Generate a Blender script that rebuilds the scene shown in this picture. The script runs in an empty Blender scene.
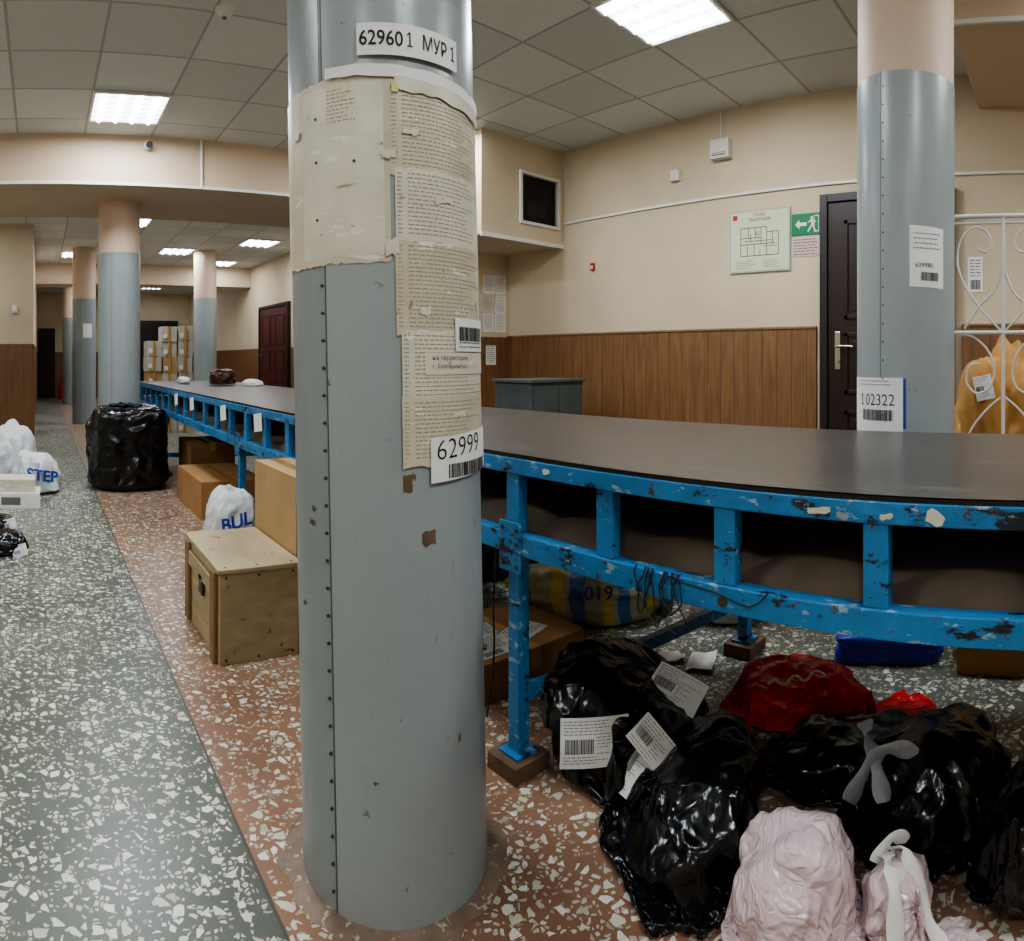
import bpy, bmesh, math, random, time
from mathutils import Vector, Matrix, noise
from mathutils.bvhtree import BVHTree
random.seed(7)
S=bpy.context.scene
H=1.15; CEIL=3.175
# ------------------------------------------------------------ materials
def C(h):
    h=h.lstrip('#'); r=[int(h[i:i+2],16)/255 for i in (0,2,4)]
    return tuple((c/12.92 if c<=.04045 else ((c+.055)/1.055)**2.4) for c in r)+(1,)
def N(nt,t,**k):
    n=nt.nodes.new(t)
    for a,b in k.items(): setattr(n,a,b)
    return n
def base(name):
    m=bpy.data.materials.new(name); m.use_nodes=True
    return m,m.node_tree,m.node_tree.nodes['Principled BSDF']
def ramp(nt,fac,stops):
    r=nt.nodes.new('ShaderNodeValToRGB'); e=r.color_ramp.elements
    e[0].position=stops[0][0]; e[0].color=stops[0][1]
    e[1].position=stops[-1][0]; e[1].color=stops[-1][1]
    for p,c in stops[1:-1]:
        x=e.new(p); x.color=c
    nt.links.new(fac,r.inputs[0]); return r
def coords(nt,scale=(1,1,1)):
    tc=N(nt,'ShaderNodeTexCoord'); mp=N(nt,'ShaderNodeMapping'); mp.inputs['Scale'].default_value=scale
    nt.links.new(tc.outputs['Object'],mp.inputs[0]); return mp.outputs[0]
def mat(name,col,rough=.5,metal=0,var=0.,vs=4,bump=0,bs=40,stretch=(1,1,1),spots=None,spots2=None,spots3=None,spec=.5,coat=0):
    m,nt,b=base(name); c=C(col) if isinstance(col,str) else col
    b.inputs['Base Color'].default_value=c; b.inputs['Roughness'].default_value=rough
    b.inputs['Metallic'].default_value=metal; b.inputs['Specular IOR Level'].default_value=spec
    b.inputs['Coat Weight'].default_value=coat
    co=coords(nt,stretch); out=None
    if var:
        n=N(nt,'ShaderNodeTexNoise'); n.inputs['Scale'].default_value=vs; n.inputs['Detail'].default_value=6
        nt.links.new(co,n.inputs['Vector'])
        d=tuple(x*(1-var) for x in c[:3])+(1,); l=tuple(min(1,x*(1+var*.6)) for x in c[:3])+(1,)
        r=ramp(nt,n.outputs['Fac'],[(.3,d),(.7,l)]); out=r.outputs[0]
    for sp in (spots,spots2,spots3):
        if not sp: continue
        cs=coords(nt,sp[3] if len(sp)>3 else (1,1,1))
        n=N(nt,'ShaderNodeTexNoise'); n.inputs['Scale'].default_value=sp[1]; n.inputs['Detail'].default_value=8; n.inputs['Roughness'].default_value=.7
        nt.links.new(cs,n.inputs['Vector'])
        k=ramp(nt,n.outputs['Fac'],[(sp[2],(0,0,0,1)),(sp[2]+.03,(1,1,1,1))])
        mx=N(nt,'ShaderNodeMix',data_type='RGBA'); nt.links.new(k.outputs[0],mx.inputs[0])
        if out: nt.links.new(out,mx.inputs[6])
        else: mx.inputs[6].default_value=c
        mx.inputs[7].default_value=C(sp[0]); out=mx.outputs[2]
    if out: nt.links.new(out,b.inputs['Base Color'])
    if bump:
        n=N(nt,'ShaderNodeTexNoise'); n.inputs['Scale'].default_value=bs; n.inputs['Detail'].default_value=5
        nt.links.new(co,n.inputs['Vector'])
        bp=N(nt,'ShaderNodeBump'); bp.inputs['Strength'].default_value=bump; bp.inputs['Distance'].default_value=.02
        nt.links.new(n.outputs['Fac'],bp.inputs['Height']); nt.links.new(bp.outputs[0],b.inputs['Normal'])
    return m
def plastic(name,col,rough=.3,bump=.5,sheer=0,vsc=11):
    m,nt,b=base(name); b.inputs['Base Color'].default_value=C(col); b.inputs['Roughness'].default_value=rough
    if sheer: b.inputs['Subsurface Weight'].default_value=sheer; b.inputs['Subsurface Radius'].default_value=(.02,.015,.015)
    co=coords(nt)
    n=N(nt,'ShaderNodeTexNoise'); n.inputs['Scale'].default_value=7; n.inputs['Detail'].default_value=2; n.inputs['Distortion'].default_value=1.2
    nt.links.new(co,n.inputs['Vector'])
    v=N(nt,'ShaderNodeTexVoronoi',feature='DISTANCE_TO_EDGE'); v.inputs['Scale'].default_value=vsc
    mx=N(nt,'ShaderNodeMix',data_type='RGBA'); mx.inputs[0].default_value=.3
    nt.links.new(co,mx.inputs[6]); nt.links.new(n.outputs['Color'],mx.inputs[7]); nt.links.new(mx.outputs[2],v.inputs['Vector'])
    ad=N(nt,'ShaderNodeMath',operation='ADD'); nt.links.new(n.outputs['Fac'],ad.inputs[0])
    mn=N(nt,'ShaderNodeMath',operation='MINIMUM'); mn.inputs[1].default_value=.3; nt.links.new(v.outputs['Distance'],mn.inputs[0])
    nt.links.new(mn.outputs[0],ad.inputs[1])
    bp=N(nt,'ShaderNodeBump'); bp.inputs['Strength'].default_value=bump; bp.inputs['Distance'].default_value=.03
    nt.links.new(ad.outputs[0],bp.inputs['Height']); nt.links.new(bp.outputs[0],b.inputs['Normal'])
    return m
def emis(name,col,st):
    m,nt,b=base(name); b.inputs['Base Color'].default_value=C(col); b.inputs['Emission Color'].default_value=C(col); b.inputs['Emission Strength'].default_value=st
    return m
def terrazzo():
    m,nt,b=base('terrazzo'); L=nt.links.new
    tc=N(nt,'ShaderNodeTexCoord'); o=tc.outputs['Object']
    sp=N(nt,'ShaderNodeSeparateXYZ'); L(o,sp.inputs[0])
    wn=N(nt,'ShaderNodeTexNoise'); wn.inputs['Scale'].default_value=24; wn.inputs['Detail'].default_value=1; L(o,wn.inputs['Vector'])
    ws=N(nt,'ShaderNodeVectorMath',operation='SCALE'); ws.inputs['Scale'].default_value=.022; L(wn.outputs['Color'],ws.inputs[0])
    wa=N(nt,'ShaderNodeVectorMath',operation='ADD'); L(o,wa.inputs[0]); L(ws.outputs[0],wa.inputs[1])
    def chips(scale,keep,edge,var_=.16):
        e=N(nt,'ShaderNodeTexVoronoi',feature='DISTANCE_TO_EDGE',voronoi_dimensions='2D'); e.inputs['Scale'].default_value=scale
        f=N(nt,'ShaderNodeTexVoronoi',feature='F1',voronoi_dimensions='2D'); f.inputs['Scale'].default_value=scale
        L(wa.outputs[0],e.inputs['Vector']); L(wa.outputs[0],f.inputs['Vector'])
        s=N(nt,'ShaderNodeSeparateColor'); L(f.outputs['Color'],s.inputs[0])
        g=N(nt,'ShaderNodeMath',operation='GREATER_THAN'); g.inputs[1].default_value=keep; L(s.outputs[0],g.inputs[0])
        mm=N(nt,'ShaderNodeMath',operation='MULTIPLY_ADD'); mm.inputs[1].default_value=var_; mm.inputs[2].default_value=edge; L(s.outputs[1],mm.inputs[0])
        h=N(nt,'ShaderNodeMath',operation='GREATER_THAN'); L(e.outputs['Distance'],h.inputs[0]); L(mm.outputs[0],h.inputs[1])
        p=N(nt,'ShaderNodeMath',operation='MULTIPLY'); L(g.outputs[0],p.inputs[0]); L(h.outputs[0],p.inputs[1])
        return p.outputs[0],s.outputs[2]
    c1,r1=chips(36,.60,.13); c2,r2=chips(75,.60,.12)
    a=N(nt,'ShaderNodeMath',operation='GREATER_THAN'); a.inputs[1].default_value=.48; L(sp.outputs[0],a.inputs[0])
    d=N(nt,'ShaderNodeMath',operation='LESS_THAN'); d.inputs[1].default_value=1.58; L(sp.outputs[0],d.inputs[0])
    z=N(nt,'ShaderNodeMath',operation='MULTIPLY'); L(a.outputs[0],z.inputs[0]); L(d.outputs[0],z.inputs[1])
    bn=N(nt,'ShaderNodeTexNoise'); bn.inputs['Scale'].default_value=1.4; bn.inputs['Detail'].default_value=7; L(o,bn.inputs['Vector'])
    g1=ramp(nt,bn.outputs['Fac'],[(.3,C('#4a4d45')),(.7,C('#696e64'))])
    g2=ramp(nt,bn.outputs['Fac'],[(.3,C('#7d5a48')),(.7,C('#9d7b62'))])
    mb_=N(nt,'ShaderNodeMix',data_type='RGBA'); L(z.outputs[0],mb_.inputs[0]); L(g1.outputs[0],mb_.inputs[6]); L(g2.outputs[0],mb_.inputs[7])
    ch=ramp(nt,r1,[(0,C('#bdb8a2')),(.5,C('#dcdacf')),(.8,C('#cdc8b8')),(1,C('#9c9782'))])
    ch2=ramp(nt,r2,[(0,C('#aba48e')),(.6,C('#c5c1b2')),(1,C('#807463'))])
    m2=N(nt,'ShaderNodeMix',data_type='RGBA'); L(c2,m2.inputs[0]); L(mb_.outputs[2],m2.inputs[6]); L(ch2.outputs[0],m2.inputs[7])
    m3=N(nt,'ShaderNodeMix',data_type='RGBA'); L(c1,m3.inputs[0]); L(m2.outputs[2],m3.inputs[6]); L(ch.outputs[0],m3.inputs[7])
    def strip(x):
        s=N(nt,'ShaderNodeMath',operation='COMPARE'); s.inputs[1].default_value=x; s.inputs[2].default_value=.004; L(sp.outputs[0],s.inputs[0]); return s.outputs[0]
    mx=N(nt,'ShaderNodeMath',operation='MAXIMUM'); L(strip(.48),mx.inputs[0]); L(strip(1.58),mx.inputs[1])
    m4=N(nt,'ShaderNodeMix',data_type='RGBA'); L(mx.outputs[0],m4.inputs[0]); L(m3.outputs[2],m4.inputs[6]); m4.inputs[7].default_value=C('#4d4a43')
    L(m4.outputs[2],b.inputs['Base Color'])
    rr=N(nt,'ShaderNodeMapRange'); rr.inputs['To Min'].default_value=.2; rr.inputs['To Max'].default_value=.48; L(bn.outputs['Fac'],rr.inputs[0]); L(rr.outputs[0],b.inputs['Roughness'])
    return m
def ceilmat():
    m,nt,b=base('ceiling_tiles'); L=nt.links.new
    tc=N(nt,'ShaderNodeTexCoord'); sp=N(nt,'ShaderNodeSeparateXYZ'); L(tc.outputs['Object'],sp.inputs[0])
    def line(out,off):
        a=N(nt,'ShaderNodeMath',operation='SUBTRACT'); a.inputs[1].default_value=off; L(out,a.inputs[0])
        p=N(nt,'ShaderNodeMath',operation='PINGPONG'); p.inputs[1].default_value=.3; L(a.outputs[0],p.inputs[0])
        l=N(nt,'ShaderNodeMath',operation='LESS_THAN'); l.inputs[1].default_value=.010; L(p.outputs[0],l.inputs[0]); return l.outputs[0]
    mx=N(nt,'ShaderNodeMath',operation='MAXIMUM'); L(line(sp.outputs[0],.4),mx.inputs[0]); L(line(sp.outputs[1],.05),mx.inputs[1])
    fl=[]
    for o,off in((0,.4),(1,.05)):
        a=N(nt,'ShaderNodeMath',operation='SUBTRACT'); a.inputs[1].default_value=off; L(sp.outputs[o],a.inputs[0])
        q=N(nt,'ShaderNodeMath',operation='DIVIDE'); q.inputs[1].default_value=.6; L(a.outputs[0],q.inputs[0])
        f=N(nt,'ShaderNodeMath',operation='FLOOR'); L(q.outputs[0],f.inputs[0]); fl.append(f.outputs[0])
    cb=N(nt,'ShaderNodeCombineXYZ'); L(fl[0],cb.inputs[0]); L(fl[1],cb.inputs[1])
    w=N(nt,'ShaderNodeTexWhiteNoise',noise_dimensions='2D'); L(cb.outputs[0],w.inputs['Vector'])
    t=ramp(nt,w.outputs['Value'],[(0,C('#cfd0cc')),(1,C('#e1e2de'))])
    n=N(nt,'ShaderNodeTexNoise'); n.inputs['Scale'].default_value=60; L(tc.outputs['Object'],n.inputs['Vector'])
    m0=N(nt,'ShaderNodeMix',data_type='RGBA',blend_type='MULTIPLY'); m0.inputs[0].default_value=.12; L(t.outputs[0],m0.inputs[6]); L(n.outputs['Fac'],m0.inputs[7])
    m1=N(nt,'ShaderNodeMix',data_type='RGBA'); L(mx.outputs[0],m1.inputs[0]); L(m0.outputs[2],m1.inputs[6]); m1.inputs[7].default_value=C('#abaca8')
    L(m1.outputs[2],b.inputs['Base Color']); b.inputs['Roughness'].default_value=.9
    return m
def woodpanel(name,c1,c2,axis,board=.2,rough=.35):
    m,nt,b=base(name); L=nt.links.new
    co=coords(nt,(14,14,1.2))
    n=N(nt,'ShaderNodeTexNoise'); n.inputs['Scale'].default_value=2.2; n.inputs['Detail'].default_value=8; n.inputs['Distortion'].default_value=.6; L(co,n.inputs['Vector'])
    r=ramp(nt,n.outputs['Fac'],[(.3,C(c1)),(.72,C(c2))])
    tc=N(nt,'ShaderNodeTexCoord'); sp=N(nt,'ShaderNodeSeparateXYZ'); L(tc.outputs['Object'],sp.inputs[0])
    p=N(nt,'ShaderNodeMath',operation='PINGPONG'); p.inputs[1].default_value=board/2; L(sp.outputs[axis],p.inputs[0])
    l=N(nt,'ShaderNodeMath',operation='LESS_THAN'); l.inputs[1].default_value=.003; L(p.outputs[0],l.inputs[0])
    mx=N(nt,'ShaderNodeMix',data_type='RGBA'); L(l.outputs[0],mx.inputs[0]); L(r.outputs[0],mx.inputs[6]); mx.inputs[7].default_value=tuple(x*.6 for x in C(c1)[:3])+(1,)
    L(mx.outputs[2],b.inputs['Base Color']); b.inputs['Roughness'].default_value=rough
    return m
M={}
M['floor']=terrazzo(); M['ceil']=ceilmat()
M['wall']=mat('cream_plaster','#cebca0',.75,var=.12,vs=1.2,bump=.08,bs=60)
M['wall2']=mat('beige_beam_paint','#cbb59c',.6,var=.08,vs=1)
M['wain']=woodpanel('wood_laminate_y','#6e4c31','#886342',1,.125)
M['wainx']=woodpanel('wood_laminate_x','#6e4c31','#866140',0,.25)
M['trimw']=mat('white_plastic_trim','#d9d8d2',.4)
M['colgray']=mat('column_gray_paint','#8a9293',.33,var=.07,vs=2,bump=.06,bs=18,spots=('#6d6a62',22,.68),spots2=('#a7adac',9,.66,(6,6,1)))
M['colgray2']=mat('column_gray_paint_light','#979f9f',.3,var=.07,vs=2,bump=.06,bs=18,spots=('#6d6a62',25,.66),spots2=('#7c8383',8,.66,(6,6,1)))
M['colcream']=mat('column_cream_paint','#cdb49e',.6,var=.06,vs=2)
M['seam']=mat('seam_dark','#4f5557',.5)
M['rivet']=mat('rivet_metal','#55504a',.45,.6)
M['concrete']=mat('cement_ring','#806b5a',.5,var=.3,vs=14,bump=.2,bs=60,spots=('#b5a890',40,.58))
M['blue']=mat('blue_enamel','#3378ab',.4,var=.22,vs=7,bump=.15,bs=30,spots=('#20262c',18,.58,(1,.45,1)),spots2=('#8fa9b5',34,.595,(1,.4,1)),spots3=('#5b3a30',27,.61))
M['belt']=mat('rubber_belt','#47423e',.28,var=.18,vs=1.6,stretch=(2.5,1,1),bump=.05,bs=120,spots=('#5a544e',3,.6,(6,1,1)))
M['beltdark']=mat('rubber_belt_underside','#7a6b5b',.7,var=.3,vs=6)
M['black']=mat('black_metal','#121212',.5)
M['roller']=mat('roller_steel','#6a6a6a',.35,.8)
M['blockwood']=mat('wood_block','#6b5440',.8,var=.3,vs=20)
M['paper']=mat('paper_white','#e4e3df',.6,var=.05,vs=12)
M['paperold']=mat('paper_aged','#c8bfa6',.4,var=.14,vs=7,spots=('#978867',24,.63),spots2=('#e0dccd',9,.60,(1,1,3)))
M['paperold2']=mat('paper_aged_light','#d3cdba',.4,var=.12,vs=9,spots=('#a3967a',28,.64),spots2=('#e2dfd5',11,.61,(1,1,3)))
M['ink']=mat('ink_black','#161616',.6)
M['inkgray']=mat('ink_gray','#a09a86',.7)
M['inkmid']=mat('ink_mid','#6f6c66',.7)
M['yellow']=mat('yellow_highlighter','#d5cd82',.6)
M['bluetext']=mat('blue_print','#1e3f9a',.5)
M['cardboard']=mat('cardboard','#a67c50',.8,var=.12,vs=5)
M['cardboard2']=mat('cardboard_pale','#b09268',.75,var=.12,vs=5)
M['cardboard3']=mat('cardboard_white','#b9b4a8',.75,var=.12,vs=5)
M['kraft']=mat('cardboard_dark','#8a6440',.8,var=.15,vs=5)
M['ply']=mat('plywood','#ab9876',.6,var=.18,vs=3,stretch=(3,1,8),spots=('#6b5138',16,.62))
M['plydark']=mat('plywood_edge','#8a6e4c',.7,var=.2,vs=12)
M['packtape']=mat('packing_tape','#b98b4d',.2)
M['bagblack']=plastic('black_plastic','#0d0d0e',.2,.12)
M['bagwhite']=plastic('white_plastic_film','#d3d6d8',.35,.15,.1)
M['bagpink']=plastic('pink_white_plastic_film','#dfc8ca',.22,.45,.05,20)
M['bagred']=plastic('red_plastic_film','#dc2428',.22,.25)
M['bagredd']=plastic('dark_brown_film','#3d1c17',.3,.3)
M['baggray']=plastic('gray_plastic_film','#8d9093',.4,.2)
M['bagblue']=plastic('blue_plastic_film','#1c2fa0',.35,.3)
M['canvas']=mat('ochre_canvas','#b98a50',.85,var=.2,vs=8,bump=.3,bs=14)
M['cabinet']=mat('cabinet_steel','#4c5350',.45,var=.15,vs=6)
M['doordark']=mat('door_dark_steel','#2c1d17',.4,.2,var=.15,vs=30)
M['doorred']=mat('door_red','#4e1c17',.45)
M['doorframe']=mat('door_frame','#1f1512',.45)
M['chrome']=mat('nickel','#b8b2a4',.25,1)
M['gatewhite']=mat('white_wrought_iron','#d8d6cf',.4)
M['signcream']=mat('evac_sheet','#cfd3b4',.35)
M['signframe']=mat('sign_frame','#9fb39a',.35)
M['green']=mat('sign_green','#0d7a4a',.4)
M['planline']=mat('plan_line','#3e4f45',.5)
M['pinkpaper']=mat('pink_notice','#d9b6b0',.6)
M['redp']=mat('alarm_red','#b8231c',.4)
M['dark']=mat('dark_opening','#0b0a0a',.6)
M['tube']=emis('lamp_tube','#f4f8ff',11.0)
M['tubeback']=emis('lamp_diffuser','#e6eeff',5.0)
M['copper']=mat('wire_dark','#1b1b1d',.5)
def stripes():
    m,nt,b=base('woven_striped_sack'); L=nt.links.new
    tc=N(nt,'ShaderNodeTexCoord'); mp=N(nt,'ShaderNodeMapping'); L(tc.outputs['Object'],mp.inputs[0])
    sp=N(nt,'ShaderNodeSeparateXYZ'); L(mp.outputs[0],sp.inputs[0])
    w=N(nt,'ShaderNodeTexNoise'); w.inputs['Scale'].default_value=5; L(tc.outputs['Object'],w.inputs['Vector'])
    a=N(nt,'ShaderNodeMath',operation='MULTIPLY_ADD'); a.inputs[1].default_value=.10; L(w.outputs['Fac'],a.inputs[0]); L(sp.outputs[0],a.inputs[2])
    f=N(nt,'ShaderNodeMath',operation='MULTIPLY'); f.inputs[1].default_value=4.6; L(a.outputs[0],f.inputs[0])
    fr=N(nt,'ShaderNodeMath',operation='FRACT'); L(f.outputs[0],fr.inputs[0])
    r=ramp(nt,fr.outputs[0],[(0,C('#a8a488')),(.28,C('#d2ba54')),(.5,C('#a8a488')),(.62,C('#4a6898')),(.86,C('#a8a488'))]); r.color_ramp.interpolation='CONSTANT'
    L(r.outputs[0],b.inputs['Base Color']); b.inputs['Roughness'].default_value=.5
    return m
M['sack']=stripes()

# ------------------------------------------------------------ mesh builder
class MB:
    def __init__(s): s.v=[];s.f=[];s.m=[];s.s=[];s.mats=[]
    def mi(s,k):
        mt=M[k]
        if mt not in s.mats: s.mats.append(mt)
        return s.mats.index(mt)
    def add(s,vs,fs,k,T=None,smooth=False):
        o=len(s.v); i=s.mi(k)
        for p in vs:
            p=Vector(p); s.v.append(T@p if T else p)
        for f in fs: s.f.append([a+o for a in f]); s.m.append(i); s.s.append(smooth)
    def box(s,x0,x1,y0,y1,z0,z1,k,T=None):
        s.add([(x0,y0,z0),(x1,y0,z0),(x1,y1,z0),(x0,y1,z0),(x0,y0,z1),(x1,y0,z1),(x1,y1,z1),(x0,y1,z1)],
              [(3,2,1,0),(4,5,6,7),(0,1,5,4),(1,2,6,5),(2,3,7,6),(3,0,4,7)],k,T)
    def cyl(s,p0,p1,r,k,n=16,r2=None,T=None,smooth=True):
        p0=Vector(p0);p1=Vector(p1); d=(p1-p0).normalized(); a=d.orthogonal().normalized(); b=d.cross(a); r2=r if r2 is None else r2
        vs=[];fs=[]
        for i in range(n):
            t=2*math.pi*i/n; e=a*math.cos(t)+b*math.sin(t); vs.append(p0+e*r); vs.append(p1+e*r2)
        for i in range(n):
            j=(i+1)%n; fs.append((2*i,2*j,2*j+1,2*i+1))
        s.add(vs,fs,k,T,smooth)
        s.add(vs,[[2*i for i in range(n)][::-1],[2*i+1 for i in range(n)]],k,T)
    def tube(s,pts,r,k,n=8):
        pts=[Vector(p) for p in pts]; vs=[];fs=[]; prev=None
        for i,p in enumerate(pts):
            d=(pts[min(i+1,len(pts)-1)]-pts[max(i-1,0)]).normalized()
            a=(prev-d*prev.dot(d)) if prev else d.orthogonal()
            a.normalize(); prev=a; b=d.cross(a)
            for j in range(n):
                t=2*math.pi*j/n; vs.append(p+(a*math.cos(t)+b*math.sin(t))*r)
        for i in range(len(pts)-1):
            for j in range(n):
                q=(j+1)%n; fs.append((i*n+j,i*n+q,(i+1)*n+q,(i+1)*n+j))
        s.add(vs,fs,k,None,True); s.add(vs,[list(range(n))[::-1],[(len(pts)-1)*n+j for j in range(n)]],k)
    def build(s,name,bevel=0,parent=None):
        me=bpy.data.meshes.new(name); me.from_pydata([tuple(p) for p in s.v],[],s.f); me.update()
        for mt in s.mats: me.materials.append(mt)
        for p,i,sm in zip(me.polygons,s.m,s.s): p.material_index=i; p.use_smooth=sm
        o=bpy.data.objects.new(name,me); S.collection.objects.link(o)
        if bevel:
            b=o.modifiers.new('bevel','BEVEL'); b.width=bevel; b.segments=2; b.limit_method='ANGLE'; b.angle_limit=math.radians(50)
        if parent: o.parent=parent
        return o
def simple_box(name,x0,x1,y0,y1,z0,z1,k,bevel=0):
    b=MB(); b.box(x0,x1,y0,y1,z0,z1,k); return b.build(name,bevel)
def smoothpath(pts,n=8):
    pts=[Vector(p) for p in pts]; out=[]
    for i in range(len(pts)-1):
        p0=pts[max(i-1,0)];p1=pts[i];p2=pts[i+1];p3=pts[min(i+2,len(pts)-1)]
        for j in range(n):
            t=j/n; out.append(.5*((2*p1)+(p2-p0)*t+(2*p0-5*p1+4*p2-p3)*t*t+(3*p1-p0-3*p2+p3)*t**3))
    out.append(pts[-1]); return out
_tc={}
ONE=[(0,.50),(0,.56),(.13,.70),(.21,.70),(.21,.055),(.33,.055),(.33,0),(.01,0),(.01,.055),(.13,.055),(.13,.59)]
def textgeo(txt,size,align='LEFT',bold=0):
    key=(txt,size,align,bold)
    if key in _tc: return _tc[key]
    if txt=='1': # numeral one with flag and foot
        r=([Vector((x*size,y*size,0)) for x,y in ONE],[[0,1,10],[1,2,10],[2,3,4,9,10],[7,8,9],[7,9,4,6],[4,5,6]]); _tc[key]=r; return r
    cu=bpy.data.curves.new('t','FONT'); cu.body=txt; cu.size=size; cu.align_x=align; cu.offset=bold; cu.resolution_u=3
    o=bpy.data.objects.new('t',cu); S.collection.objects.link(o)
    dg=bpy.context.evaluated_depsgraph_get(); dg.update()
    me=o.evaluated_get(dg).to_mesh(); r=([v.co.copy() for v in me.vertices],[list(p.vertices) for p in me.polygons])
    bpy.data.objects.remove(o); bpy.data.curves.remove(cu); _tc[key]=r; return r

# ------------------------------------------------------------ bags by cloth simulation
crk=bpy.data.textures.new('crumple','MUSGRAVE'); crk.musgrave_type='RIDGED_MULTIFRACTAL'; crk.noise_scale=.09; crk.octaves=2.2; crk.lacunarity=2.0; crk.offset=.9; crk.gain=1.5; crk.noise_intensity=.5
SIMS=[]
def simbag(name,c,size,axis,k,seed,content=.56,cz=None,cpow=2.3,tuft=.09,nn=104,nb=48,nt_=12,body_pow=2.3,csize=None,fold=.07,neckf=.30,stiff=1,crum=.016,lump=.45):
    a_,b_,L=size; ax=Vector(axis).normalized(); rot=ax.to_track_quat('Z','Y').to_matrix()
    vs=[];fs=[]; rnd=random.Random(seed)
    ph=[rnd.uniform(0,6.28) for _ in range(4)]; off=Vector((seed*3.7,seed*1.3,seed*2.1))
    rn=.018/max(a_,b_); th0=.30
    for j in range(1,nb+1):
        t=j/nb; th=math.pi*(1-t)+th0*t
        s=math.sin(th); co=math.cos(th); e=(abs(s)**body_pow+abs(co)**body_pow)**(-1/body_pow)
        r=s*e; z=co*e
        u=max(0,(t-.70)/.30); r=r*(1-u*u)+rn*u*u; z=z+u*u*.15
        amp=fold+neckf*u*u
        for i in range(nn):
            an=2*math.pi*i/nn; nv=Vector((math.cos(an)*2,math.sin(an)*2,z*2))+off
            rr=r*(1+amp*(.6*math.sin(an*9+ph[0]+t*2)+.4*math.sin(an*15+ph[1]-t*3))+.16*noise.noise(nv)*(1-u*u)+.07*abs(noise.noise(nv*2.5))*(1-u*u))
            vs.append(Vector((rr*math.cos(an)*a_,rr*math.sin(an)*b_,z*L)))
    ztop=vs[-1].z
    for j in range(1,nt_+1):
        t=j/nt_
        for i in range(nn):
            an=2*math.pi*i/nn
            rr=.018+tuft*.75*t**.8*(1+.33*math.sin(an*6+ph[2])+.2*math.sin(an*13+ph[3]))
            if t<.2: rr=.018+ (rr-.018)*.35
            vs.append(Vector((rr*math.cos(an),rr*math.sin(an)*.55,ztop+tuft*1.2*t*(1+.2*math.sin(an*2+ph[1])))))
    rows=nb+nt_
    for j in range(rows-1):
        for i in range(nn):
            q=(i+1)%nn; fs.append((j*nn+i,j*nn+q,(j+1)*nn+q,(j+1)*nn+i))
    vs.append(Vector((0,0,-L*1.0))); p=len(vs)-1
    for i in range(nn): fs.append((p,(i+1)%nn,i))
    C0=Vector(c); vs=[rot@v+C0 for v in vs]
    zm=min(v.z for v in vs[:nb*nn]); dz=.012-zm+C0.z
    vs=[v+Vector((0,0,dz)) for v in vs]
    for v in vs: v.z=max(v.z,C0.z+.008+.0004*rnd.random())
    me=bpy.data.meshes.new(name); me.from_pydata([tuple(v) for v in vs],[],fs); me.update(); me.materials.append(M[k])
    o=bpy.data.objects.new(name,me); S.collection.objects.link(o)
    bm=bmesh.new(); bmesh.ops.create_icosphere(bm,subdivisions=4,radius=1)
    A,B,LL=csize if csize else (a_*content,b_*content,L*content)
    if not csize and cz: LL=L*cz if abs(ax.z)>.6 else LL; B=B if abs(ax.z)>.6 else b_*cz
    for v in bm.verts:
        n=v.co.normalized(); e=(abs(n.x)**cpow+abs(n.y)**cpow+abs(n.z)**cpow)**(-1/cpow)
        e*=1+(.0 if csize else lump)*noise.noise(n*1.5+off)
        q=Vector((n.x*e*A,n.y*e*B,n.z*e*LL)); v.co=q if csize else rot@q
    zmc=min(v.co.z for v in bm.verts)
    for v in bm.verts: v.co+=Vector((C0.x,C0.y,C0.z-zmc+.004))
    cme=bpy.data.meshes.new('contents'); bm.to_mesh(cme); bm.free()
    co_=bpy.data.objects.new('contents',cme); S.collection.objects.link(co_)
    co_.modifiers.new('c','COLLISION'); co_.collision.thickness_outer=.004; co_.collision.cloth_friction=12
    col=bpy.data.collections.new('colliders'); S.collection.children.link(col); col.objects.link(co_); col.objects.link(floorc)
    m=o.modifiers.new('cloth','CLOTH'); s=m.settings
    s.quality=6; s.mass=.22; s.tension_stiffness=16*stiff; s.compression_stiffness=4*stiff; s.shear_stiffness=3*stiff; s.bending_stiffness=.04*stiff; s.air_damping=1.0
    s.tension_damping=4; s.compression_damping=3; s.shear_damping=3; s.bending_damping=.5
    cs=m.collision_settings; cs.use_collision=True; cs.distance_min=.005; cs.collision_quality=2; cs.collection=col
    m.point_cache.frame_start=1; m.point_cache.frame_end=60
    SIMS.append((o,co_,col,crum)); return o
def runsims(nf=26):
    t0=time.time()
    for f in range(1,nf+1):
        S.frame_set(f)
        if time.time()-t0>120: break
    dg=bpy.context.evaluated_depsgraph_get(); res={}
    for o,c,col,k in SIMS:
        me=bpy.data.meshes.new_from_object(o.evaluated_get(dg)); bad=any((v.co.length>60 or v.co.x!=v.co.x) for v in me.vertices)
        res[o]=None if bad else me
    for o,c,col,crum in SIMS:
        o.modifiers.clear()
        if res[o]: o.data=res[o]
        for v in o.data.vertices:
            if v.co.z<.008: v.co.z=.008
        for p in o.data.polygons: p.use_smooth=True
        bpy.data.objects.remove(c); bpy.data.collections.remove(col)
        sb=o.modifiers.new('smooth','SUBSURF'); sb.levels=1; sb.render_levels=1
        if crum:
            dm=o.modifiers.new('crumple','DISPLACE'); dm.texture=crk; dm.texture_coords='LOCAL'; dm.strength=crum; dm.mid_level=.6
    bpy.data.objects.remove(floorc); S.frame_set(1)
def bvh_of(o):
    return BVHTree.FromPolygons([v.co.copy() for v in o.data.vertices],[list(p.vertices) for p in o.data.polygons])
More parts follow.
